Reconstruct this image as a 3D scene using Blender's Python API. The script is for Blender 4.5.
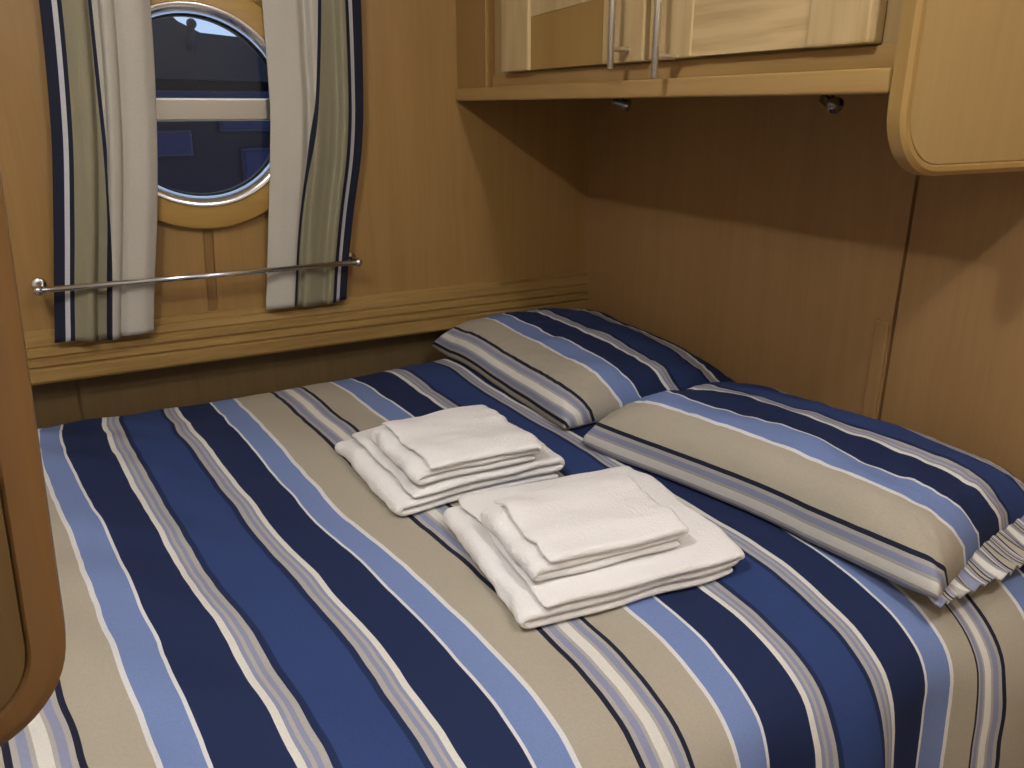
import bpy, bmesh, math, random
from mathutils import Vector, Matrix, noise

for o in list(bpy.data.objects):
    bpy.data.objects.remove(o)
SC = bpy.context.scene
COL = SC.collection
S = 1.8            # metres per unit of the survey grid
EYE = 1.20         # eye height above the cabin floor


def W(x, y, z):
    """survey grid -> metres (x along the hull, y towards the hull, z up)"""
    return Vector((S * x, S * y, S * z + EYE))


# ------------------------------------------------------------------ camera
cam_d = bpy.data.cameras.new('camera')
cam = bpy.data.objects.new('camera', cam_d)
COL.objects.link(cam)
cam_d.sensor_fit = 'HORIZONTAL'
cam_d.sensor_width = 36.0
cam_d.lens = 36.0 * 800.0 / 1024.0
cam_d.clip_start = 0.02
PITCH = math.atan(276.0 / 800.0)
YAW = math.radians(28.0)
cam.location = (0, 0, EYE)
cam.rotation_euler = (math.pi / 2 - PITCH, 0, -YAW)
SC.camera = cam

# ------------------------------------------------------------------ world, lights, exposure
world = bpy.data.worlds.new('dusk')
SC.world = world
world.use_nodes = True
wb = world.node_tree.nodes['Background']
wb.inputs['Color'].default_value = (0.58, 0.74, 1.0, 1)
wb.inputs['Strength'].default_value = 1.0


def lamp(name, loc, power, radius, color):
    d = bpy.data.lights.new(name, 'POINT')
    d.energy = power
    d.shadow_soft_size = radius
    d.color = color
    o = bpy.data.objects.new(name, d)
    o.location = loc
    COL.objects.link(o)
    return o


lamp('ceiling_lamp', W(-0.19, 0.25, 0.42), 22.5, 0.022, (0.985, 0.985, 1.06))
lamp('ceiling_lamp', W(0.313, -0.04, 0.42), 19.0, 0.022, (0.985, 0.985, 1.06))

SC.view_settings.view_transform = 'Standard'
SC.view_settings.look = 'None'
SC.view_settings.exposure = -0.1
SC.view_settings.gamma = 1.0
SC.view_settings.use_curve_mapping = False


# ------------------------------------------------------------------ materials
def srgb(r, g, b):
    def f(c):
        c /= 255.0
        return c / 12.92 if c <= 0.04045 else ((c + 0.055) / 1.055) ** 2.4
    return (f(r), f(g), f(b), 1.0)


def new_mat(name):
    m = bpy.data.materials.new(name)
    m.use_nodes = True
    nt = m.node_tree
    return m, nt, nt.nodes['Principled BSDF']


def wood(name, c1, c2, grain='Z', rough=0.42, scale=1.0, cathedral=0.0):
    m, nt, b = new_mat(name)
    N, L = nt.nodes, nt.links
    tc = N.new('ShaderNodeTexCoord')
    mp = N.new('ShaderNodeMapping')
    sc = {'X': (1.2, 22, 22), 'Y': (22, 1.2, 22), 'Z': (22, 22, 1.2)}[grain]
    mp.inputs['Scale'].default_value = [v * scale for v in sc]
    L.new(tc.outputs['Object'], mp.inputs['Vector'])
    n1 = N.new('ShaderNodeTexNoise')
    n1.inputs['Scale'].default_value = 1.6
    n1.inputs['Detail'].default_value = 6
    n1.inputs['Roughness'].default_value = 0.62
    n1.inputs['Distortion'].default_value = 0.4
    L.new(mp.outputs['Vector'], n1.inputs['Vector'])
    n2 = N.new('ShaderNodeTexNoise')
    n2.inputs['Scale'].default_value = 9.0
    n2.inputs['Detail'].default_value = 3
    L.new(mp.outputs['Vector'], n2.inputs['Vector'])
    fac = N.new('ShaderNodeMath')
    fac.operation = 'MULTIPLY_ADD'
    L.new(n2.outputs['Fac'], fac.inputs[0])
    fac.inputs[1].default_value = 0.35
    L.new(n1.outputs['Fac'], fac.inputs[2])
    src = fac
    if cathedral > 0:
        mp2 = N.new('ShaderNodeMapping')
        sc2 = {'X': (1.4, 7, 7), 'Y': (7, 1.4, 7), 'Z': (7, 7, 1.4)}[grain]
        mp2.inputs['Scale'].default_value = sc2
        L.new(tc.outputs['Object'], mp2.inputs['Vector'])
        n3 = N.new('ShaderNodeTexNoise')
        n3.inputs['Scale'].default_value = 1.1
        n3.inputs['Detail'].default_value = 1.0
        L.new(mp2.outputs['Vector'], n3.inputs['Vector'])
        mul = N.new('ShaderNodeMath')
        mul.operation = 'MULTIPLY'
        L.new(n3.outputs['Fac'], mul.inputs[0])
        mul.inputs[1].default_value = 9.0
        pp = N.new('ShaderNodeMath')
        pp.operation = 'PINGPONG'
        L.new(mul.outputs[0], pp.inputs[0])
        pp.inputs[1].default_value = 0.5
        ma = N.new('ShaderNodeMath')
        ma.operation = 'MULTIPLY_ADD'
        L.new(pp.outputs[0], ma.inputs[0])
        ma.inputs[1].default_value = cathedral
        L.new(fac.outputs[0], ma.inputs[2])
        src = ma
    r = N.new('ShaderNodeValToRGB')
    r.color_ramp.elements[0].position = 0.40
    r.color_ramp.elements[0].color = c2
    r.color_ramp.elements[1].position = 0.88 + 0.25 * cathedral
    r.color_ramp.elements[1].color = c1
    L.new(src.outputs[0], r.inputs['Fac'])
    L.new(r.outputs['Color'], b.inputs['Base Color'])
    b.inputs['Roughness'].default_value = rough
    b.inputs['Specular IOR Level'].default_value = 0.35
    bp = N.new('ShaderNodeBump')
    bp.inputs['Strength'].default_value = 0.05
    bp.inputs['Distance'].default_value = 0.002
    L.new(n2.outputs['Fac'], bp.inputs['Height'])
    L.new(bp.outputs['Normal'], b.inputs['Normal'])
    return m


def plain(name, col, rough=0.5, metal=0.0):
    m, nt, b = new_mat(name)
    N, L = nt.nodes, nt.links
    n = N.new('ShaderNodeTexNoise')
    n.inputs['Scale'].default_value = 3
    n.inputs['Detail'].default_value = 2
    tc = N.new('ShaderNodeTexCoord')
    L.new(tc.outputs['Object'], n.inputs['Vector'])
    mix = N.new('ShaderNodeMixRGB')
    mix.inputs[1].default_value = [c * 0.88 for c in col[:3]] + [1]
    mix.inputs[2].default_value = col
    L.new(n.outputs['Fac'], mix.inputs[0])
    L.new(mix.outputs[0], b.inputs['Base Color'])
    b.inputs['Roughness'].default_value = rough
    b.inputs['Metallic'].default_value = metal
    return m


def weave_bump(nt, b, scale, strength, dist=0.0015):
    N, L = nt.nodes, nt.links
    tc = N.new('ShaderNodeTexCoord')
    n = N.new('ShaderNodeTexNoise')
    n.inputs['Scale'].default_value = scale
    n.inputs['Detail'].default_value = 3
    L.new(tc.outputs['Object'], n.inputs['Vector'])
    bp = N.new('ShaderNodeBump')
    bp.inputs['Strength'].default_value = strength
    bp.inputs['Distance'].default_value = dist
    L.new(n.outputs['Fac'], bp.inputs['Height'])
    L.new(bp.outputs['Normal'], b.inputs['Normal'])
    return n


def striped(name, stops, period, mirror=True, rough=0.85):
    """cloth whose stripes follow the U of the cloth's own UV map"""
    m, nt, b = new_mat(name)
    N, L = nt.nodes, nt.links
    uv = N.new('ShaderNodeUVMap')
    uv.uv_map = 'cloth'
    sep = N.new('ShaderNodeSeparateXYZ')
    L.new(uv.outputs['UV'], sep.inputs[0])
    src = sep.outputs['X']
    if mirror:
        pp = N.new('ShaderNodeMath')
        pp.operation = 'PINGPONG'
        L.new(src, pp.inputs[0])
        pp.inputs[1].default_value = period
        src = pp.outputs[0]
    dv = N.new('ShaderNodeMath')
    dv.operation = 'DIVIDE'
    L.new(src, dv.inputs[0])
    dv.inputs[1].default_value = period
    r = N.new('ShaderNodeValToRGB')
    r.color_ramp.interpolation = 'CONSTANT'
    el = r.color_ramp.elements
    while len(el) > 1:
        el.remove(el[-1])
    el[0].position = 0
    el[0].color = stops[0][1]
    for p, c in stops[1:]:
        e = el.new(p / period)
        e.color = c
    L.new(dv.outputs[0], r.inputs['Fac'])
    b.inputs['Roughness'].default_value = rough
    b.inputs['Specular IOR Level'].default_value = 0.2
    n = weave_bump(nt, b, 420, 0.25)
    mix = N.new('ShaderNodeMixRGB')
    mix.blend_type = 'MULTIPLY'
    mix.inputs[0].default_value = 0.22
    L.new(r.outputs['Color'], mix.inputs[1])
    L.new(n.outputs['Fac'], mix.inputs[2])
    L.new(mix.outputs[0], b.inputs['Base Color'])
    return m


HALF = 0.1645
MID = srgb(48, 67, 114)
NAVY = srgb(33, 45, 80)
DARK = srgb(32, 36, 54)
BAND = srgb(176, 172, 166)
LAV = srgb(142, 148, 173)
WHITE = srgb(226, 226, 226)
LBLUE = srgb(118, 138, 184)
BEIGE = srgb(176, 168, 150)
CREAM = srgb(226, 224, 214)
BED_STOPS = [(0.0, MID), (0.0200, NAVY), (0.0245, BAND), (0.0285, LAV), (0.0315, BAND), (0.0345, LAV),
             (0.037, CREAM), (0.0415, NAVY), (0.0785, WHITE), (0.0815, LBLUE), (0.1065, WHITE), (0.110, BEIGE),
             (0.1455, DARK), (0.1495, BAND), (0.1525, LAV), (0.1575, BAND), (0.1605, CREAM)]
M_BED = striped('striped_bed_cotton', BED_STOPS, HALF)

C_DARK = srgb(38, 40, 56)
C_CREAM = srgb(192, 186, 170)
C_OLIVE = srgb(148, 141, 114)
C_WHITE = srgb(205, 205, 205)
# one drop of curtain, from its outer edge to its inner edge (0..1)
CURT_STOPS = [(0.0, C_DARK), (0.105, C_WHITE), (0.15, C_DARK), (0.195, C_OLIVE), (0.46, C_DARK), (0.50, C_CREAM)]
M_CURT = striped('striped_curtain_cotton', CURT_STOPS, 1.0, mirror=False)

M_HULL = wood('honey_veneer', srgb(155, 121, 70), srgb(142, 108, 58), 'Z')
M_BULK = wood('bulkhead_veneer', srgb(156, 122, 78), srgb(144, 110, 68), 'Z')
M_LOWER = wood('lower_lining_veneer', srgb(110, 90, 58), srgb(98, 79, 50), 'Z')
M_JOINT = wood('joint_oak', srgb(138, 104, 56), srgb(124, 92, 48), 'Z')
M_DPAN = wood('door_panel_darker', srgb(160, 128, 72), srgb(152, 119, 64), 'Z')  # darker tone for the lower part of the first door's panel
M_LEDGE = wood('ledge_oak', srgb(166, 135, 78), srgb(128, 98, 52), 'X', scale=1.4)
M_RING = wood('ring_oak', srgb(172, 138, 70), srgb(156, 120, 58), 'X')
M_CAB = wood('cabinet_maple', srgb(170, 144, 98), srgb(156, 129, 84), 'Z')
M_RAIL = wood('rail_maple', srgb(172, 140, 88), srgb(154, 122, 70), 'Y')
M_DOOR = wood('door_maple', srgb(196, 172, 124), srgb(172, 143, 96), 'Z', cathedral=0.5)
M_PANEL = wood('door_panel_ash', srgb(202, 176, 128), srgb(160, 130, 84), 'Y', cathedral=0.7)
M_LIP = wood('lipping_oak', srgb(160, 130, 76), srgb(146, 114, 62), 'Z')
M_FACE = wood('end_panel_maple', srgb(164, 137, 88), srgb(154, 126, 78), 'Z')
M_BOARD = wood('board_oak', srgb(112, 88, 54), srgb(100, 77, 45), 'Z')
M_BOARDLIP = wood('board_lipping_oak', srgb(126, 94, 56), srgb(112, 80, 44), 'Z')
M_BAR = plain('worn_steel', srgb(176, 170, 156), 0.36, 1.0)
M_GAP = plain('dark_gap', srgb(60, 42, 26), 0.8)
M_CEIL = plain('cream_ceiling', srgb(236, 230, 216), 0.8)
M_CREAMW = plain('cream_paint', srgb(214, 206, 190), 0.8)
M_FLOOR = wood('floor_oak', srgb(176, 150, 112), srgb(150, 122, 86), 'X')
M_CHROME = plain('chrome', srgb(225, 225, 225), 0.16, 1.0)
M_STEEL = plain('brushed_steel', srgb(228, 226, 220), 0.28, 1.0)
M_DARKM = plain('dark_chrome', srgb(130, 126, 120), 0.2, 1.0)
M_BLACK = plain('black_rubber', srgb(20, 20, 24), 0.6)

M_TOWEL, _nt, _b = new_mat('white_terry')
_b.inputs['Base Color'].default_value = srgb(240, 238, 234)
_b.inputs['Roughness'].default_value = 0.95
_b.inputs['Specular IOR Level'].default_value = 0.1
weave_bump(_nt, _b, 260, 0.55, 0.003)

M_MATT = plain('mattress_ticking', srgb(210, 205, 195), 0.9)

M_GLASS, _nt, _b = new_mat('porthole_glass')
_b.inputs['Base Color'].default_value = (0.86, 0.92, 1.0, 1)
_b.inputs['Roughness'].default_value = 0.0
_b.inputs['Transmission Weight'].default_value = 1.0
_b.inputs['IOR'].default_value = 1.3

M_BOAT = plain('boat_paint', srgb(20, 25, 50), 0.35)
M_BOATLT = plain('boat_trim_paint', srgb(28, 38, 74), 0.4)
M_BOATRF = plain('boat_roof_paint', srgb(12, 16, 34), 0.6)
M_BOATGL = plain('boat_window_glass', srgb(34, 46, 88), 0.3)


# ------------------------------------------------------------------ object helpers
def set_props(o, label=None, cat=None, group=None, kind=None):
    if label:
        o['label'] = label
    if cat:
        o['category'] = cat
    if group:
        o['group'] = group
    if kind:
        o['kind'] = kind
    return o


def thing(name, loc, label, cat, group=None):
    o = bpy.data.objects.new(name, None)
    o.empty_display_size = 0.05
    o.location = loc
    COL.objects.link(o)
    return set_props(o, label, cat, group)


def world_loc(o):
    v = Vector(o.location)
    while o.parent:
        o = o.parent
        v += o.location
    return v


def obj(name, bm, mat, parent=None, origin=None, smooth=False, recalc=True):
    """link a bmesh given in metres, world space; verts become local to parent/origin"""
    if recalc:
        bmesh.ops.recalc_face_normals(bm, faces=bm.faces)
    me = bpy.data.meshes.new(name)
    base = Vector((0, 0, 0))
    if parent:
        base = world_loc(parent)
    if origin is not None:
        base = Vector(origin)
    bmesh.ops.translate(bm, verts=bm.verts, vec=-base)
    bm.to_mesh(me)
    bm.free()
    o = bpy.data.objects.new(name, me)
    COL.objects.link(o)
    me.materials.append(mat)
    if parent:
        o.parent = parent
        o.location = base - world_loc(parent) if origin is not None else (0, 0, 0)
    else:
        o.location = base
    if smooth:
        for p in me.polygons:
            p.use_smooth = True
    return o


def structure(name, bm, mat, parent=None, smooth=False):
    o = obj(name, bm, mat, parent, smooth=smooth)
    if not parent:
        o['kind'] = 'structure'
    return o


def box(bm, a, b, bevel=0.0, seg=2):
    """axis box between survey-grid corners a and b; bevel in metres"""
    a, b = W(*a), W(*b)
    lo = [min(a[i], b[i]) for i in range(3)]
    hi = [max(a[i], b[i]) for i in range(3)]
    vs = [bm.verts.new((x, y, z)) for x in (lo[0], hi[0]) for y in (lo[1], hi[1]) for z in (lo[2], hi[2])]
    F = [(0, 1, 3, 2), (4, 6, 7, 5), (0, 4, 5, 1), (2, 3, 7, 6), (0, 2, 6, 4), (1, 5, 7, 3)]
    fs = [bm.faces.new([vs[i] for i in f]) for f in F]
    if bevel > 0:
        es = list({e for f in fs for e in f.edges})
        bmesh.ops.bevel(bm, geom=es, offset=bevel, segments=seg, affect='EDGES', profile=0.6)
    return bm


def bbox(a, b, bevel=0.0, seg=2):
    return box(bmesh.new(), a, b, bevel, seg)


def prism(bm, pts, vec, bevel=0.0, bevel_edges=True):
    """polygon pts (metres) extruded along vec"""
    vec = Vector(vec)
    v0 = [bm.verts.new(p) for p in pts]
    v1 = [bm.verts.new(Vector(p) + vec) for p in pts]
    n = len(pts)
    f0 = bm.faces.new(v0)
    f1 = bm.faces.new(list(reversed(v1)))
    for i in range(n):
        bm.faces.new((v0[i], v1[i], v1[(i + 1) % n], v0[(i + 1) % n]))
    if bevel > 0:
        es = list(f0.edges) + list(f1.edges)
        bmesh.ops.bevel(bm, geom=es, offset=bevel, segments=2, affect='EDGES', profile=0.6)
    return bm


def tube(bm, pts, r, n=14, cap=True, radii=None):
    rings = []
    for i, p in enumerate(pts):
        p = Vector(p)
        if i == 0:
            d = Vector(pts[1]) - p
        elif i == len(pts) - 1:
            d = p - Vector(pts[i - 1])
        else:
            d = Vector(pts[i + 1]) - Vector(pts[i - 1])
        d.normalize()
        a = d.orthogonal().normalized() if i == 0 else (ax - d * ax.dot(d)).normalized()
        ax = a
        c = d.cross(a)
        rr = radii[i] if radii else r
        rings.append([bm.verts.new(p + rr * (math.cos(2 * math.pi * k / n) * a + math.sin(2 * math.pi * k / n) * c))
                      for k in range(n)])
    for A, B in zip(rings, rings[1:]):
        for k in range(n):
            bm.faces.new((A[k], A[(k + 1) % n], B[(k + 1) % n], B[k]))
    if cap:
        bm.faces.new(list(reversed(rings[0])))
        bm.faces.new(rings[-1])
    return bm


def lathe(bm, center, axis, prof, n=64, closed=True):
    """revolve (radius, height along axis) profile; closed loops the profile (a ring)"""
    axis = Vector(axis).normalized()
    a = axis.orthogonal().normalized()
    c = axis.cross(a)
    rings = []
    for r, h in prof:
        rings.append([bm.verts.new(Vector(center) + axis * h + r * (math.cos(2 * math.pi * k / n) * a +
                      math.sin(2 * math.pi * k / n) * c)) for k in range(n)])
    pairs = list(zip(rings, rings[1:]))
    if closed:
        pairs.append((rings[-1], rings[0]))
    for A, B in pairs:
        for k in range(n):
            bm.faces.new((A[k], A[(k + 1) % n], B[(k + 1) % n], B[k]))
    if not closed:
        bm.faces.new(list(reversed(rings[0])))
        bm.faces.new(rings[-1])
    return bm


def sphere(bm, c, r):
    bmesh.ops.create_uvsphere(bm, u_segments=20, v_segments=14, radius=r, matrix=Matrix.Translation(c))
    return bm


def cut(o, cutter_bm):
    """subtract a bmesh (world metres) from o and bake the result"""
    bmesh.ops.recalc_face_normals(cutter_bm, faces=cutter_bm.faces)
    cm = bpy.data.meshes.new('cutter')
    cutter_bm.to_mesh(cm)
    cutter_bm.free()
    c = bpy.data.objects.new('cutter', cm)
    COL.objects.link(c)
    md = o.modifiers.new('cut', 'BOOLEAN')
    md.object = c
    md.solver = 'EXACT'
    bpy.context.view_layer.update()
    dg = bpy.context.evaluated_depsgraph_get()
    nm = bpy.data.meshes.new_from_object(o.evaluated_get(dg))
    o.modifiers.clear()
    old = o.data
    nm.name = old.name
    o.data = nm
    bpy.data.objects.remove(c)
    bpy.data.meshes.remove(cm)
    bpy.data.meshes.remove(old)


def set_uv(o, vals):
    """per-vertex (u, v) list -> uv map 'cloth'"""
    me = o.data
    uv = me.uv_layers.new(name='cloth')
    for lp in me.loops:
        uv.data[lp.index].uv = vals[lp.vertex_index]


def pchip(xs, ys):
    """monotone cubic through points (xs ascending)"""
    n = len(xs)
    h = [xs[i + 1] - xs[i] for i in range(n - 1)]
    d = [(ys[i + 1] - ys[i]) / h[i] for i in range(n - 1)]
    m = [d[0]] + [0.0 if d[i - 1] * d[i] <= 0 else 2 * d[i - 1] * d[i] / (d[i - 1] + d[i]) for i in range(1, n - 1)] + [d[-1]]

    def f(x):
        if x <= xs[0]:
            return ys[0] + m[0] * (x - xs[0])
        if x >= xs[-1]:
            return ys[-1] + m[-1] * (x - xs[-1])
        i = max(k for k in range(n - 1) if xs[k] <= x)
        t = (x - xs[i]) / h[i]
        return ((1 + 2 * t) * (1 - t) ** 2 * ys[i] + t * (1 - t) ** 2 * h[i] * m[i] +
                t * t * (3 - 2 * t) * ys[i + 1] + t * t * (t - 1) * h[i] * m[i + 1])
    return f


def smooth(a, b, x):
    t = min(1, max(0, (x - a) / (b - a)))
    return t * t * (3 - 2 * t)


def nz(x, y, z=0.0):
    return noise.noise(Vector((x, y, z)))


# ------------------------------------------------------------------ the room
XL, XR, YB, YF, ZF, ZC = -0.75, 0.657, 1.0, -0.42, -EYE / S, 0.46
PC = (0.1325, 0.0)        # porthole centre on the hull wall
PR = 0.1005               # glass radius
T = 0.02

structure('floor', bbox((XL - T, YF - T, ZF - T), (XR + 0.05, YB + 0.06, ZF)), M_FLOOR)
structure('ceiling', bbox((XL - T, YF - T, ZC), (XR + 0.05, YB + 0.06, ZC + T)), M_CEIL)
structure('wall_left', bbox((XL - T, YF, ZF), (XL, YB, ZC)), M_CREAMW)
structure('wall_front', bbox((XL, YF - T, ZF), (XR, YF, ZC)), M_CREAMW)

# hull side: panelling with the porthole opening and one V-joint below the porthole
hull = structure('wall_back', bbox((XL, YB, -0.262), (XR + 0.02, YB + 0.030, ZC)), M_HULL)
cb = bmesh.new()
lathe(cb, W(PC[0], YB - 0.02, PC[1]), (0, 1, 0), [(S * 0.1045, -0.05), (S * 0.1045, 0.2)], n=96, closed=False)
cut(hull, cb)
cb = bmesh.new()
prism(cb, [W(0.1245, YB - 0.01, -0.10), W(0.136, YB - 0.01, -0.10), W(0.126, YB - 0.01, -0.30), W(0.1145, YB - 0.01, -0.30)],
      (0, S * 0.010 + 0.007, 0))
cut(hull, cb)
bm = bmesh.new()
prism(bm, [W(0.1250, YB + 0.0030, -0.120), W(0.1355, YB + 0.0030, -0.120), W(0.1262, YB + 0.0030, -0.250), W(0.1147, YB + 0.0030, -0.250)],
      (0, 0.012, 0))
structure('trim_4', bm, M_JOINT)
# lower hull lining, set further out under the moulding, with one joint
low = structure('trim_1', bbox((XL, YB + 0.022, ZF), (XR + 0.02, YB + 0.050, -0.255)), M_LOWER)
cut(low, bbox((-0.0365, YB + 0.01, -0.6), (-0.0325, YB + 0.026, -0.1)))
# grooved moulding along the hull
prof = [(YB + 0.021, -0.2915), (YB - 0.0085, -0.2915), (YB - 0.0105, -0.2885), (YB - 0.0105, -0.276), (YB - 0.0075, -0.2745),
        (YB - 0.0075, -0.2725), (YB - 0.0105, -0.271), (YB - 0.0105, -0.2650), (YB - 0.007, -0.2635), (YB - 0.007, -0.2615),
        (YB - 0.0100, -0.260), (YB - 0.0100, -0.2535), (YB - 0.0065, -0.252), (YB - 0.0065, -0.250), (YB - 0.0085, -0.2485),
        (YB - 0.0075, -0.2400), (YB - 0.0035, -0.2385), (YB - 0.0030, -0.2330), (YB + 0.0, -0.2320), (YB + 0.021, -0.2320)]
bm = bmesh.new()
prism(bm, [W(XL, y, z) for y, z in prof], (S * (XR - XL), 0, 0))
structure('trim_2', bm, M_LEDGE)

# bulkhead at the head of the bed, in two sheets with a cover strip at the joint
bk = structure('wall_right', bbox((XR, YF, ZF), (XR + 0.02, YB + 0.03, ZC)), M_BULK)
cut(bk, bbox((XR - 0.005, 0.4715, ZF - 0.1), (XR + 0.005, 0.4755, ZC + 0.1)))
structure('trim_3', bbox((XR - 0.0035, 0.4765, ZF), (XR + 0.003, 0.491, -0.190), 0.003), M_BULK)

# ------------------------------------------------------------------ porthole
win = bpy.data.objects.new('window_1', None)
win.location = W(PC[0], YB, PC[1])
COL.objects.link(win)
set_props(win, kind='structure')
cen = W(PC[0], YB, PC[1])
AX = (0, -1, 0)
bm = bmesh.new()
lathe(bm, cen, AX, [(S * 0.1035, -0.012), (S * 0.1035, 0.020), (S * 0.1050, 0.0235), (S * 0.128, 0.0235), (S * 0.1315, 0.0205),
                    (S * 0.1335, 0.012), (S * 0.1335, -0.002), (S * 0.12, -0.012)], 96)
obj('window_surround', bm, M_RING, win, smooth=True).modifiers.new('es', 'EDGE_SPLIT').split_angle = 0.6
bm = bmesh.new()
lathe(bm, cen, AX, [(S * 0.0985, -0.03), (S * 0.0985, 0.010), (S * 0.1000, 0.0165), (S * 0.1030, 0.0195), (S * 0.1065, 0.0235),
                    (S * 0.1072, 0.0255), (S * 0.1060, 0.0265), (S * 0.1010, 0.0225), (S * 0.0970, 0.014), (S * 0.0960, 0.008),
                    (S * 0.0960, -0.03)], 96)
obj('window_frame', bm, M_CHROME, win, smooth=True)
bm = bmesh.new()
lathe(bm, cen, AX, [(S * 0.0945, -0.034), (S * 0.0945, -0.010), (S * 0.0990, -0.010), (S * 0.0990, -0.034)], 96)
obj('window_seal', bm, M_BLACK, win, smooth=True).modifiers.new('es', 'EDGE_SPLIT').split_angle = 0.6
bm = bbox((PC[0] - 0.098, YB - 0.004, -0.0140), (PC[0] + 0.098, YB + 0.010, 0.0105), 0.004)
obj('crossbar', bm, M_BAR, win)
for nm, rot0 in (('glass', 0), ('glass', 1)):
    bm = bmesh.new()
    pts = []
    for k in range(41):
        a = math.pi * k / 40 + math.pi * rot0
        pts.append(W(PC[0] + 0.0975 * math.cos(a), YB + 0.004, (-0.002 if not rot0 else -0.002) + 0.0975 * math.sin(a)))
    prism(bm, pts, (0, 0.004, 0))
    obj(nm, bm, M_GLASS, win)

# the boat moored alongside, seen through the glass
bt = thing('boat', W(0.2, 2.0, -0.62), 'dark blue boat moored alongside, seen through the round porthole', 'boat')
bm = bmesh.new()
box(bm, (-1.6, 1.95, -0.62), (2.6, 2.02, 0.110), 0.01)
obj('cabin_side', bm, M_BOAT, bt)
bm = bmesh.new()
prism(bm, [W(-1.6, 1.9, 0.21), W(0.200, 1.9, 0.20), W(0.236, 1.9, 0.168), W(0.277, 1.9, 0.148), W(0.357, 1.9, 0.142), W(2.6, 1.9, 0.12), W(2.6, 1.9, 0.02), W(-1.6, 1.9, 0.085)], (0, S * 0.6, 0))
obj('roof', bm, M_BOATRF, bt)
bm = bmesh.new()
box(bm, (-1.6, 1.92, 0.012), (2.6, 1.945, 0.036), 0.008)
obj('rubbing_strake', bm, M_BOATLT, bt)
for x0, x1, z0, z1 in ((0.10, 0.24, -0.10, -0.045), (0.34, 0.42, -0.16, -0.085), (0.02, 0.16, -0.235, -0.19), (0.30, 0.46, -0.05, -0.005)):
    f = obj('window', bbox((x0, 1.935, z0), (x1, 1.95, z1), 0.01), M_BOATLT, bt)
    obj('pane', bbox((x0 + 0.008, 1.931, z0 + 0.008), (x1 - 0.008, 1.936, z1 - 0.008)), M_BOATGL, f)
bm = bmesh.new()
tube(bm, [W(0.435, 1.9, -0.62), W(0.435, 1.9, 0.06)], 0.022)
obj('fender_post', bm, M_BOATLT, bt)
bm = bmesh.new()
sphere(bm, W(0.255, 1.85, 0.160), 0.018)
tube(bm, [W(0.255, 1.92, 0.10), W(0.255, 1.85, 0.160)], 0.012)
obj('roof_lamp', bm, M_BOATRF, bt, smooth=True)

# ------------------------------------------------------------------ curtain rod
RY = 0.9645
r0, r1 = W(-0.0515, RY, -0.1815), W(0.2965, RY, -0.1815)
rod = thing('curtain_rod', (r0 + r1) / 2, 'thin chrome rod holding the curtain bottoms across the hull wall', 'curtain rod')
bm = bmesh.new()
tube(bm, [r0, r1], 0.0058)
obj('rod', bm, M_CHROME, rod, smooth=True)
for p in (r0, r1):
    bm = bmesh.new()
    sphere(bm, p, 0.0095)
    tube(bm, [p, Vector((p.x, S * YB - 0.003, p.z))], 0.005)
    lathe(bm, (p.x, S * YB, p.z), AX, [(0.0, 0.0), (0.014, 0.0), (0.014, 0.003), (0.011, 0.006), (0.0, 0.006)], 20)
    obj('bracket', bm, M_CHROME, rod, smooth=True)


# ------------------------------------------------------------------ curtains
def curtain(name, rows, ystop, folds, label, ycen, flip):
    """rows: (z, x_outer, x_inner); folds: list of (s, depth) along the width; s=0 is the outer edge"""
    zs = [r[0] for r in rows][::-1]
    fo = pchip(zs, [r[1] for r in rows][::-1])
    fi = pchip(zs, [r[2] for r in rows][::-1])
    fs = pchip([f[0] for f in folds], [f[1] for f in folds])
    bm = bmesh.new()
    NZ, NS = 90, 90
    grid, uvs = [], []
    ztop, zbot = rows[0][0], rows[-1][0]
    for i in range(NZ + 1):
        z = ztop + (zbot - ztop) * i / NZ
        row = []
        for j in range(NS + 1):
            s = j / NS
            x = fo(z) + (fi(z) - fo(z)) * s
            k = 0.75 + 0.25 * math.sin(i / NZ * 2.4)
            y = ycen - fs(s) * k + 0.0016 * nz(s * 5 + 3 * flip, z * 7)
            if z > -0.17:
                y -= min(0.004, (z + 0.17) * 0.04) * (0.4 + 0.6 * math.sin(s * math.pi))
            zz = z + (0.0012 * math.sin(s * 9.0 + flip) if i == NZ else 0)
            row.append(bm.verts.new(W(x, y, zz)))
            # stripe coordinate drifts a little where the cloth is gathered at the rod
            f = (0.42 + 0.21 * smooth(0.17, -0.17, z)) if flip else (0.42 + 0.11 * smooth(0.10, -0.2, z))
            uvs.append((pchip([0, 0.2, f, f + 0.04, 1], [0, 0.195, 0.46, 0.50, 1])(s), z))
        grid.append(row)
    for i in range(NZ):
        for j in range(NS):
            bm.faces.new((grid[i][j], grid[i][j + 1], grid[i + 1][j + 1], grid[i + 1][j]))
    base = W((fo(zbot) + fi(zbot)) / 2, ycen, zbot)
    bm.verts.index_update()
    o = obj(name, bm, M_CURT, None, origin=base, smooth=True)
    set_uv(o, uvs)
    sd = o.modifiers.new('thickness', 'SOLIDIFY')
    sd.thickness = 0.003
    sd.offset = 1.0 if flip else -1.0
    return set_props(o, label, 'curtain', 'striped curtains at the porthole')


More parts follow.
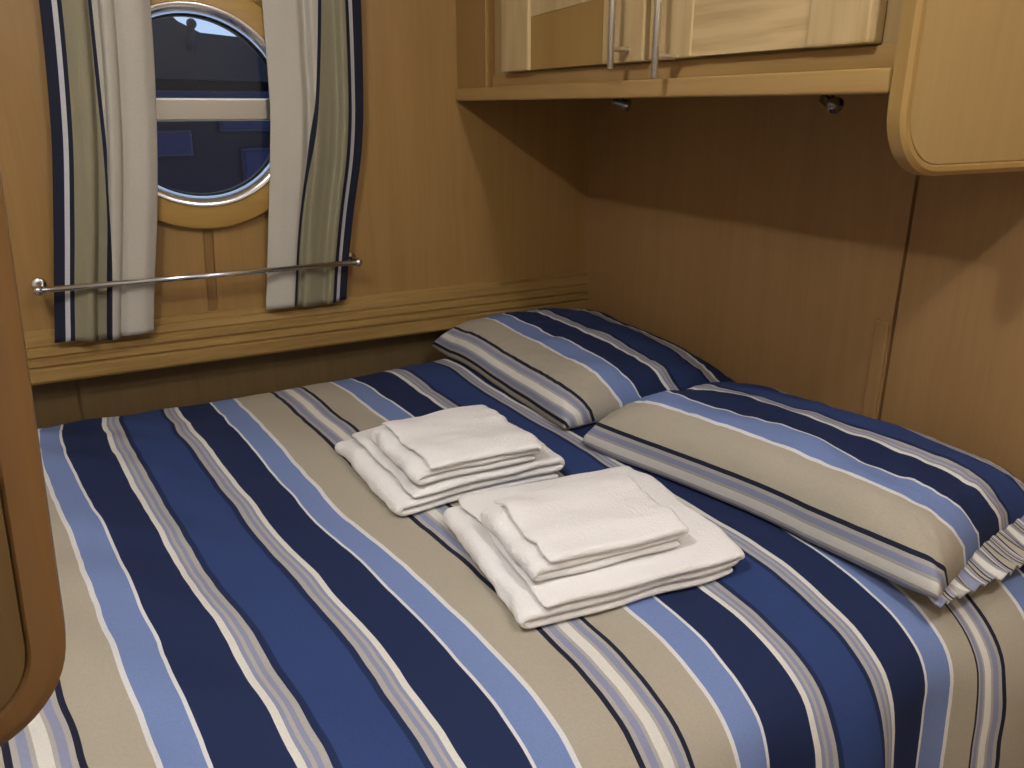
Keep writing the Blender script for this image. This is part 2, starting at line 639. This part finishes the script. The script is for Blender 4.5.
L_ROWS = [(0.40, 0.010, 0.105), (0.10, -0.0035, 0.0960), (-0.02, -0.013, 0.0860), (-0.12, -0.027, 0.0730), (-0.19, -0.038, 0.0610), (-0.2445, -0.046, 0.0530)]
R_ROWS = [(0.40, 0.330, 0.225), (0.11, 0.3245, 0.2115), (0.003, 0.3205, 0.2096), (-0.04, 0.3165, 0.2055), (-0.13, 0.299, 0.1950), (-0.19, 0.289, 0.1880), (-0.2325, 0.2835, 0.1825)]
FL = [(0, 0.001), (0.10, 0.004), (0.2, 0.007), (0.36, 0.014), (0.42, 0.003), (0.52, 0.002), (0.56, 0.014), (0.62, 0.012), (0.66, 0.005), (0.74, 0.010), (0.88, 0.012), (1, 0.006)]
FR = [(0, 0.001), (0.10, 0.005), (0.25, 0.014), (0.30, 0.002), (0.40, 0.007), (0.55, 0.014), (0.60, 0.003), (0.70, 0.011), (0.85, 0.009), (1, 0.003)]
curtain('curtain', L_ROWS, 0, FL, 'striped cream and navy curtain on the left side of the porthole', 0.986, 0)
curtain('curtain', R_ROWS, 0, FR, 'striped cream and navy curtain on the right side of the porthole', 0.986, 1)

# ------------------------------------------------------------------ overhead cabinet along the bulkhead
CX = 0.449
PY0, PY1 = 0.3395, 0.353           # end panel faces
cabn = thing('overhead_cabinet', W(0.55, 0.68, 0.01), 'maple overhead cabinet with two framed doors along the bulkhead above the pillows', 'cabinet')
bm = bmesh.new()
box(bm, (CX + 0.0155, PY1, 0.0235), (XR - 0.0005, YB - 0.0005, ZC - 0.001))
obj('carcass', bm, M_CAB, cabn)
bm = bmesh.new()
box(bm, (CX + 0.003, 0.917, 0.0235), (CX + 0.016, YB - 0.0005, ZC - 0.001), 0.002)
obj('stile', bm, M_HULL, cabn)
bm = bmesh.new()
box(bm, (CX + 0.0120, PY1, 0.0238), (CX + 0.0160, 0.917, 0.0375), 0.0015)
obj('rail', bm, M_RAIL, cabn)
bm = bmesh.new()
box(bm, (CX, PY1, 0.0085), (CX + 0.0135, YB - 0.0005, 0.0235), 0.004, 3)
box(bm, (CX + 0.0135, PY1, 0.012), (XR - 0.0005, YB - 0.0005, 0.0235))
obj('shelf', bm, M_RAIL, cabn)


def door(y0, y1, st0, st1, hy, mat_p):
    """y0<y1 extents, st0/st1 inner edges of the stiles (low y, high y), hy = handle y"""
    z0, z1 = 0.0385, ZC - 0.012
    bm = bmesh.new()
    box(bm, (CX + 0.0005, y0, z0), (CX + 0.0150, st0, z1), 0.003)
    box(bm, (CX + 0.0005, st1, z0), (CX + 0.0150, y1, z1), 0.003)
    box(bm, (CX + 0.0005, st0, z1 - 0.04), (CX + 0.0105, st1, z1), 0.003)
    d = obj('door', bm, M_DOOR, cabn)
    if mat_p is M_PANEL:
        obj('door_panel', bbox((CX + 0.002, st0 - 0.001, z0 + 0.0005), (CX + 0.010, st1 + 0.001, z1 - 0.038)), mat_p, d)
    else:
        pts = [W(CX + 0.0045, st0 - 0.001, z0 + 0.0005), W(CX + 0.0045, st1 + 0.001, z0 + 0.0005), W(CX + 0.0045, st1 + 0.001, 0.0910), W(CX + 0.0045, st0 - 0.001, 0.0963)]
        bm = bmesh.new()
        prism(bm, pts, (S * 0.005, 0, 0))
        obj('door_panel', bm, mat_p, d)  # darker lower piece, ending at a slanting top edge
        pts = [W(CX + 0.0038, st0 - 0.001, 0.0963), W(CX + 0.0038, st1 + 0.001, 0.0910), W(CX + 0.0038, st1 + 0.001, z1 - 0.038), W(CX + 0.0038, st0 - 0.001, z1 - 0.038)]
        bm = bmesh.new()
        prism(bm, pts, (S * 0.006, 0, 0))
        obj('door_panel', bm, M_DOOR, d)  # upper piece of the same panel, in the stiles' tone
    bm = bmesh.new()
    hx, zb = CX - 0.0185, hy[1]
    p0, p1 = W(hx, hy[0], zb), W(hx, hy[0], zb + 0.17)
    tube(bm, [p0, p0 + Vector((0, 0, 0.002)), p1 - Vector((0, 0, 0.002)), p1], 0.0052, radii=[0.0042, 0.0052, 0.0052, 0.0042])
    for zz in (zb + 0.016, zb + 0.154):
        tube(bm, [W(hx, hy[0], zz), W(CX + 0.001, hy[0], zz)], 0.0042)
    h = obj('handle', bm, M_STEEL, d, smooth=True)
    h['label'] = 'vertical steel bar handle'
    h.modifiers.new('es', 'EDGE_SPLIT').split_angle = 0.7


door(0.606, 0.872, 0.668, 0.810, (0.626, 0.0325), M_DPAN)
door(0.3740, 0.5975, 0.424, 0.543, (0.5625, 0.0235), M_PANEL)


LEAN = [0.0]


def rounded_panel_pts(x_out, x_in, zb, zt, r, y, n=14, inset=0.0):
    """outline in the x-z plane with one rounded bottom corner at x_out (x_in may lie either side)"""
    sgn = 1 if x_in > x_out else -1
    xo, zb2, rr = x_out + sgn * inset, zb + inset, max(r - inset, 0.004)
    pts = [W(x_in, y, zt), W(xo, y, zt)]
    for k in range(n + 1):
        a = math.pi / 2 * k / n
        pts.append(W(xo + sgn * rr * (1 - math.cos(a)), y, zb2 + rr * (1 - math.sin(a))))
    pts.append(W(x_in, y, zb2))
    if LEAN[0]:
        rot = Matrix.Rotation(LEAN[0], 3, 'Y')
        piv = W(x_out, y, zb)
        pts = [piv + rot @ (p - piv) for p in pts]
    return pts


def lipped_panel(name, x_out, x_in, zb, zt, r, y0, y1, wlip, parent=None, mats=(M_FACE, M_LIP), label=None, cat=None):
    """board y0..y1 thick with a raised solid-wood lipping round its free edges"""
    groove = 0.0013
    bm = bmesh.new()
    prism(bm, rounded_panel_pts(x_out, x_in, zb, zt, r, y0 + 0.0008, inset=wlip + groove), (0, S * (y1 - y0 - 0.0016), 0), 0.0012)
    if parent:
        p = obj(name, bm, mats[0], parent)
    else:
        p = obj(name, bm, mats[0], None, origin=W((x_out + x_in) / 2, (y0 + y1) / 2, zb))
        set_props(p, label, cat)
    oc = rounded_panel_pts(x_out, x_in, zb, zt, r, y0)
    ic = rounded_panel_pts(x_out, x_in, zb, zt, r, y0, inset=wlip)
    mid = rounded_panel_pts(x_out, x_in, zb, zt, r, y0 + 0.0025, inset=wlip + groove * 1.3)
    bm = bmesh.new()
    vec = Vector((0, S * (y1 - y0), 0))
    n = len(oc)
    rows = []
    e = 0.0022
    oi = rounded_panel_pts(x_out, x_in, zb, zt, r, y0, inset=e)
    for i in range(1, n):
        A = [oc[i] + Vector((0, S * e, 0)), oi[i] + Vector((0, S * e * 0.25, 0)), oi[i] + (ic[i] - oi[i]) * 0.2, ic[i], mid[i],
             mid[i] + vec - Vector((0, 2 * S * 0.0025, 0)), ic[i] + vec, oi[i] + (ic[i] - oi[i]) * 0.2 + vec,
             oi[i] + vec - Vector((0, S * e * 0.25, 0)), oc[i] + vec - Vector((0, S * e, 0))]
        rows.append([bm.verts.new(q) for q in A])
    for A, B in zip(rows, rows[1:]):
        m = len(A)
        for k in range(m):
            bm.faces.new((A[k], A[(k + 1) % m], B[(k + 1) % m], B[k]))
    bm.faces.new(rows[0])
    bm.faces.new(list(reversed(rows[-1])))
    lp = obj('lipping', bm, mats[1], p, origin=None, smooth=True)
    lp.modifiers.new('es', 'EDGE_SPLIT').split_angle = 0.5
    return p


lipped_panel('end_panel', 0.4480, XR - 0.0005, -0.0415, ZC - 0.001, 0.042, PY0, PY1, 0.0062, parent=cabn)

# board hanging over the foot of the bed, close to the eye on the left
LEAN[0] = math.radians(3.0)
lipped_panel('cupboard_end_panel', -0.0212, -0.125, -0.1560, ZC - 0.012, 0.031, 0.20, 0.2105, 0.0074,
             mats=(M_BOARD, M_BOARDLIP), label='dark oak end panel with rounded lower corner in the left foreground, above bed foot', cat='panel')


# two little fittings under the cabinet shelf
def fitting(x, y, tilt, label):
    p = W(x, y, 0.012)
    t = thing('spotlight', p, label, 'light fitting', 'light fittings under the overhead cabinet')
    bm = bmesh.new()
    lathe(bm, p, (0, 0, -1), [(0.0, 0.0), (0.014, 0.0), (0.014, 0.003), (0.010, 0.005), (0.0, 0.005)], 24)
    tube(bm, [p, p - Vector((0, 0, 0.010))], 0.004)
    obj('mount', bm, M_DARKM, t, smooth=True)
    d = Vector((tilt, -0.75, -0.25)).normalized()
    c = p - Vector((0, 0, 0.014))
    bm = bmesh.new()
    tube(bm, [c + d * h for h in (-0.016, -0.014, 0.006, 0.016, 0.017, 0.010)], 0.01,
         radii=[0.005, 0.0075, 0.0085, 0.0105, 0.0095, 0.007], n=20)
    obj('lamp_head', bm, M_DARKM, t, smooth=True)


fitting(0.487, 0.688, 0.8, 'small chrome spotlight under the overhead cabinet, below the first door handle')
fitting(0.487, 0.430, -0.25, 'small dark chrome spotlight under the overhead cabinet, next to its end panel')

# ------------------------------------------------------------------ bed
BX0, BX1 = -0.42, 0.654
bed = thing('bed', W(0.12, 0.63, ZF), 'built-in double bed under the striped duvet', 'bed')
obj('bed_base', bbox((BX0, 0.30, ZF + 0.0005), (BX1, YB + 0.018, -0.47), 0.005), M_HULL, bed)
obj('mattress', bbox((BX0, 0.315, -0.4695), (BX1, 0.965, -0.345), 0.045, 4), M_MATT, bed)

# duvet profile across the bed: arc parameter -> (y, z)
DP = [(0.986, -0.395), (0.981, -0.362), (0.966, -0.335), (0.935, -0.3220), (0.88, -0.3150), (0.75, -0.3110), (0.6, -0.3110),
      (0.47, -0.3115), (0.385, -0.3130), (0.33, -0.3170), (0.292, -0.3260), (0.266, -0.343), (0.252, -0.370), (0.246, -0.41), (0.241, -0.47), (0.238, -0.56)]
arc = [0.0]
for a, b in zip(DP, DP[1:]):
    arc.append(arc[-1] + math.hypot(b[0] - a[0], b[1] - a[1]))
DPY = pchip(arc, [p[0] for p in DP])
DPZ = pchip(arc, [p[1] for p in DP])
_tops = [(y, z) for y, z in DP if True]
TOPZ = pchip([p[0] for p in DP][::-1], [p[1] for p in DP][::-1])


def rumple(x, y):
    calm = 1.0
    h = 0.0050 * nz(x * 5.0 + 2.3, y * 5.0) + 0.0022 * nz(x * 13, y * 11 + 5)
    # long soft creases running across the stripes
    h += 0.0012 * nz((x + 0.6 * y) * 26, (y - 0.4 * x) * 9, 3)
    h += 0.0016 * smooth(0.12, -0.02, x) * math.sin((y + 1.1 * x) * 62 + 3 * nz(x * 6, y * 6))
    h += 0.006 * smooth(0.1, 0.45, x) * smooth(0.8, 0.98, y)
    return h * calm


def duvet_z(x, y):
    return TOPZ(y) + rumple(x, y)


# how the printed stripes drift across the bed as the cloth lies (drift of stripe s at three stations)
ST = [-0.45, -0.15, -0.11, -0.08, -0.03, 0.03, 0.08, 0.11, 0.145, 0.165, 0.25, 0.30, 0.36, 0.45, 0.50, 0.80]
D_FAR = pchip(ST, [0.02, 0.010, 0.009, 0.000, 0.001, -0.003, -0.007, -0.0085, -0.003, -0.002, -0.008, 0.0, 0.002, 0.002, 0.0, 0.0])
D_MID = pchip(ST, [0.06, 0.045, 0.041, 0.037, 0.030, 0.0265, 0.018, 0.011, 0.015, 0.018, 0.015, 0.014, 0.008, 0.002, -0.006, -0.008])
D_NEAR = pchip(ST, [0.11, 0.085, 0.077, 0.070, 0.068, 0.062, 0.055, 0.049, 0.045, 0.044, 0.029, 0.025, 0.016, 0.006, -0.014, -0.016])


def stripe_rows(y):
    """(x, s) pairs along one station"""
    out = []
    for k in range(0, 141):
        sv = -0.45 + 1.25 * k / 140
        dr = pchip([0.24, 0.34, 0.6, 0.92, 1.0], [D_NEAR(sv) * 1.12, D_NEAR(sv), D_MID(sv), D_FAR(sv), D_FAR(sv) * 1.1])(y)
        out.append((0.0275 + sv + dr, sv))
    return out


def lookup(tab, x):
    lo, hi = 0, len(tab) - 1
    while hi - lo > 1:
        m = (lo + hi) // 2
        if tab[m][0] <= x:
            lo = m
        else:
            hi = m
    a, b = tab[lo], tab[hi]
    return a[1] + (x - a[0]) * (b[1] - a[1]) / (b[0] - a[0])


bm = bmesh.new()
NA, NB = 190, 150
STAB = [stripe_rows(min(1.0, max(0.25, DPY(arc[-1] * j / NB)))) for j in range(NB + 1)]
grid, uvs = [], []
for i in range(NA + 1):
    x = BX0 - 0.01 + (0.655 - BX0 + 0.01) * i / NA
    row = []
    for j in range(NB + 1):
        t = arc[-1] * j / NB
        y, z = DPY(t), DPZ(t)
        r = rumple(x, y)
        face = smooth(-0.33, -0.40, z) * (1 if y < 0.6 else 0)
        if face > 0:      # hanging front: shallow vertical flutes
            fl = 0.007 * math.sin(x * 38 + 2.0 * nz(x * 5, 0)) + 0.006 * nz(x * 9, z * 4, 7)
            y -= fl * face
            r *= (1 - face)
        z += r
        if i == NA or i == 0:
            z -= 0.01
        row.append(bm.verts.new(W(x, y, z)))
        wob = 0.0016 * nz(x * 6 + 9, y * 9) + 0.0016 * nz(x * 12, t * 26 + 2) + 0.0006 * nz(x * 30, t * 60 + 2)
        uvs.append((lookup(STAB[j], x) + wob + HALF * 20, t))
    grid.append(row)
for i in range(NA):
    for j in range(NB):
        bm.faces.new((grid[i][j], grid[i + 1][j], grid[i + 1][j + 1], grid[i][j + 1]))
bm.verts.index_update()
duvet = obj('duvet', bm, M_BED, None, origin=W(0.12, 0.63, -0.345), smooth=True)
set_uv(duvet, uvs)
sd = duvet.modifiers.new('thickness', 'SOLIDIFY')
sd.thickness = 0.012
sd.offset = -1.0
set_props(duvet, 'blue, navy and beige striped duvet spread over the bed', 'duvet')


# ------------------------------------------------------------------ pillows
def pillow(cx, cy, rot, ha, hb, h, s0, seed, label, tilt=0.0, hem=None, sag=0.0, pf=4.5, roll=0.0, nip=0.0):
    """length along local -y.., front edge at local -x; s0 = stripe coordinate at the front seam"""
    ca, sa = math.cos(rot), math.sin(rot)

    def place(lx, ly, z):
        return W(min(cx + lx * ca - ly * sa, XR - 0.003), cy + lx * sa + ly * ca, z)

    NU, NV = 84, 64
    root = thing('pillow', place(0, 0, -0.313), label, 'pillow', 'striped pillows against the bulkhead')
    bm = bmesh.new()
    top, uvt = [], []

    def shape(u, v):
        # u along the length, v across; pinched outline, pulled-out corners
        lx = v * hb * (1 - 0.055 * (1 - u * u) * abs(v) ** 3)
        ly = u * ha * (1 - 0.05 * (1 - v * v) * abs(u) ** 3) * (1 - nip * (v + 1) * 0.5 * smooth(0.0, 1.0, u))
        tv = max(0.0, 1 - abs(v) ** pf) ** 0.45 if v < 0 else max(0.0, 1 - abs(v) ** 2.6) ** 0.62
        t = max(0.0, 1 - abs(u) ** 6.0) ** 0.47 * tv
        return lx, ly, t

    def base_z(lx, ly):
        X = cx + lx * ca - ly * sa
        Y = cy + lx * sa + ly * ca
        return duvet_z(min(X, 0.64), min(max(Y, 0.37), 0.93)) + 0.004

    vtop, vbot, uvs = {}, {}, []
    for i in range(NU + 1):
        u = -1 + 2 * i / NU
        u = math.sin(u * math.pi / 2) * 0.35 + u * 0.65
        accum = 0.0
        prev = None
        for j in range(NV + 1):
            v = -1 + 2 * j / NV
            v = math.sin(v * math.pi / 2) * 0.35 + v * 0.65
            lx, ly, t = shape(u, v)
            bz = base_z(lx, ly)
            seam = bz + 0.002 + (tilt + roll * u) * (v + 1) * 0.5 + sag * smooth(0.5, 1.0, abs(u))
            wr = (0.0035 * nz(u * 3 + seed, v * 3.2) + 0.0016 * nz(u * 9 + seed, v * 5, 2)) * t
            edge = max(abs(u), abs(v))
            wr += 0.0022 * smooth(0.45, 0.97, edge) * (1 - smooth(0.97, 1.0, edge)) * nz(u * 16 + seed, v * 16, 4)
            z = max(seam + h * t + wr, bz + 0.001)
            p = Vector((lx, ly, z))
            if prev is not None:
                accum += (p - prev).length
            prev = p
            vtop[i, j] = bm.verts.new(place(lx, ly, z))
            uvs.append((s0 + accum, ly))
    for i in range(NU + 1):
        u = -1 + 2 * i / NU
        u = math.sin(u * math.pi / 2) * 0.35 + u * 0.65
        for j in range(NV + 1):
            if i in (0, NU) or j in (0, NV):
                vbot[i, j] = vtop[i, j]
                continue
            v = -1 + 2 * j / NV
            v = math.sin(v * math.pi / 2) * 0.35 + v * 0.65
            lx, ly, t = shape(u, v)
            bz = base_z(lx, ly)
            seam = bz + 0.002 + (tilt + roll * u) * (v + 1) * 0.5
            z = max(seam - 0.010 * min(1, t * 1.6), bz - 0.0025)
            vbot[i, j] = bm.verts.new(place(lx, ly, z))
            uvs.append((s0 - (lx + hb) - 0.004, ly))
    for i in range(NU):
        for j in range(NV):
            bm.faces.new((vtop[i, j], vtop[i + 1, j], vtop[i + 1, j + 1], vtop[i, j + 1]))
            bm.faces.new((vbot[i, j], vbot[i, j + 1], vbot[i + 1, j + 1], vbot[i + 1, j]))
    bm.verts.index_update()
    o = obj('pillowcase', bm, M_BED, root, smooth=True)
    set_uv(o, uvs)
    if hem:
        # the loose mouth of the case, gathered and fanned out over the duvet at the near end
        bm = bmesh.new()
        uvs = []
        NH, NW = 12, 120
        g = []
        for a in range(NH + 1):
            fa = a / NH
            row = []
            for b in range(NW + 1):
                fb = b / NW
                v = -0.97 + 1.85 * fb
                lx, ly, t = shape(-1, v)
                ext = hem * (0.08 + 0.92 * min(1.0, 2.2 * fb)) * (1 + 0.06 * math.sin(v * 17))
                ly2 = ly + 0.020 - (ext + 0.020) * fa
                X = min(cx + lx * ca - ly2 * sa, XR - 0.004)
                Y = cy + lx * sa + ly2 * ca
                gather = 0.0016 * math.sin(v * 46 + 2 * nz(v * 4, fa)) * fa
                bed = duvet_z(min(X, 0.64), max(Y, 0.262))
                top = duvet_z(min(X, 0.64), 0.37) + 0.016
                k = smooth(0.0, 1.0, fa)
                zz = max(top - 0.016 * k, bed + 0.004) + gather
                row.append(bm.verts.new(W(X, Y, zz)))
                ph = (v * 3.3 + 0.25 * math.sin(v * 5) + 0.12 * fa * math.sin(v * 30)) % 1.0
                uvs.append((HALF * 21 + (abs(ph * 2 - 1) - 0.5) * 0.046, fa))
            g.append(row)
        for a in range(NH):
            for b in range(NW):
                bm.faces.new((g[a][b], g[a][b + 1], g[a + 1][b + 1], g[a + 1][b]))
        bm.verts.index_update()
        ho = obj('pillowcase_hem', bm, M_BED, root, smooth=True)
        set_uv(ho, uvs)
        sm = ho.modifiers.new('thickness', 'SOLIDIFY')
        sm.thickness = 0.0035
    return root


SEAM = HALF * 21
pillow(0.526, 0.807, math.radians(-0.5), 0.177, 0.130, 0.046, SEAM - 0.022, 3.1,
       'striped pillow lying in the far corner against the hull wall', tilt=-0.001, pf=3.6, roll=0.009)
pillow(0.533, 0.455, math.radians(12.0), 0.168, 0.109, 0.054, SEAM - 0.006, 8.7,
       'plump striped pillow nearer the viewer, under the cabinet end panel', tilt=-0.004, hem=0.024, pf=5.0, nip=0.20)


# ------------------------------------------------------------------ towels
def towel(name, cx, cy, rot, w, d, t, z0fn, seed, label, group, lead=0.010):
    """a towel folded in three: bottom layer, fold on the left, middle layer, fold on the right, top flap"""
    ca, sa = math.cos(rot), math.sin(rot)
    r = t * 0.52
    path = []
    for k in range(16):                                     # bottom, right to left
        path.append((w * 0.985 - (w * 0.985 - r) * k / 15, t * 0.5))
    for k in range(1, 10):                                   # fold on the left
        a = -math.pi / 2 - math.pi * k / 10
        path.append((r + r * 1.25 * math.cos(a), t * 0.5 + r + r * math.sin(a)))
    for k in range(16):                                     # middle, left to right
        path.append((r + (w - 2 * r) * k / 15, t * 0.5 + 2 * r))
    for k in range(1, 10):                                   # fold on the right
        a = -math.pi / 2 + math.pi * k / 10
        path.append((w - r + r * 1.1 * math.cos(a), t * 0.5 + 3 * r + r * math.sin(a)))
    for k in range(18):                                     # top flap, right to left
        path.append((w - r - (w - r - lead) * k / 17, t * 0.5 + 4 * r))
    n = len(path)
    nor = []
    for i in range(n):
        a, b = path[max(0, i - 1)], path[min(n - 1, i + 1)]
        dx, dz = b[0] - a[0], b[1] - a[1]
        l = math.hypot(dx, dz) or 1
        nor.append((-dz / l, dx / l))
    NQ = 34
    bm = bmesh.new()
    rows = []
    for q in range(NQ + 1):
        f = q / NQ
        e = min(f, 1 - f) * d
        th = t * 0.50 * (0.55 + 0.45 * math.sqrt(min(1, e / (t * 0.45))))
        ring = []
        for side in (1, -1):
            seq = range(n) if side == 1 else range(n - 1, -1, -1)
            for i in seq:
                end = min(i, n - 1 - i)
                tt = th * (0.45 if end == 0 else (0.85 if end == 1 else 1))
                px, pz = path[i]
                lx = px + side * tt * nor[i][0]
                lz = pz + side * tt * nor[i][1]
                lay = 0 if i < 20 else (1 if i < 45 else 2)
                ly = (f - 0.5) * (d - (0.004, 0.003, 0.0)[lay] * 1.2) + 0.0025 * nz(px * 22 + seed, lay * 3.7, f * 2)
                lx2 = lx - w / 2 + 0.0035 * nz(f * 4 + seed, lay * 2.1 + 5) + 0.0018 * nz(f * 14, lay + seed)
                hz = lz / (t * 3)
                lump = (0.0030 * nz(px * 16 + seed, f * 3.0) + 0.0012 * nz(px * 45, f * 9, seed)) * hz
                droop = -0.002 * hz * (smooth(0.25, 0.0, f) + smooth(0.75, 1.0, f))
                X = cx + lx2 * ca - ly * sa
                Y = cy + lx2 * sa + ly * ca
                ring.append(bm.verts.new(W(X, Y, z0fn(X, Y) + lz + lump + droop)))
        rows.append(ring)
    m = 2 * n
    for A, B in zip(rows, rows[1:]):
        for k in range(m):
            bm.faces.new((A[k], A[(k + 1) % m], B[(k + 1) % m], B[k]))
    for ring, rev in ((rows[0], True), (rows[-1], False)):
        for i in range(n - 1):
            q4 = [ring[i], ring[i + 1], ring[m - 2 - i], ring[m - 1 - i]]
            bm.faces.new(q4[::-1] if rev else q4)
    o = obj(name, bm, M_TOWEL, None, origin=W(cx, cy, z0fn(cx, cy)), smooth=True)
    ss = o.modifiers.new('soft', 'SUBSURF')
    ss.levels = 1
    ss.render_levels = 1
    return set_props(o, label, 'towel', group)


TB, TH = 0.0074, 0.0064
G = 'folded white towels on the duvet'
R = math.radians


def on_bed(x, y):
    return duvet_z(x, y) + 0.0010


def on_towel(x, y):
    return duvet_z(x, y) + 0.0014 + TB * 3.0


towel('bath_towel', 0.2620, 0.620, R(2), 0.153, 0.156, TB, on_bed, 1.3,
      'larger folded white towel of the pair nearer the porthole, lying on the duvet', G)
towel('hand_towel', 0.2600, 0.598, R(1), 0.111, 0.112, TH, on_towel, 4.9,
      'smaller folded white towel on top of the pair nearer the porthole', G, 0.008)
towel('bath_towel', 0.2960, 0.440, R(-4), 0.166, 0.156, TB, on_bed, 7.7,
      'larger folded white towel of the pair nearer the viewer, lying on the duvet', G)
towel('hand_towel', 0.2825, 0.425, R(-3), 0.115, 0.092, TH, on_towel, 11.2,
      'smaller folded white towel on top of the pair nearer the viewer', G, 0.008)
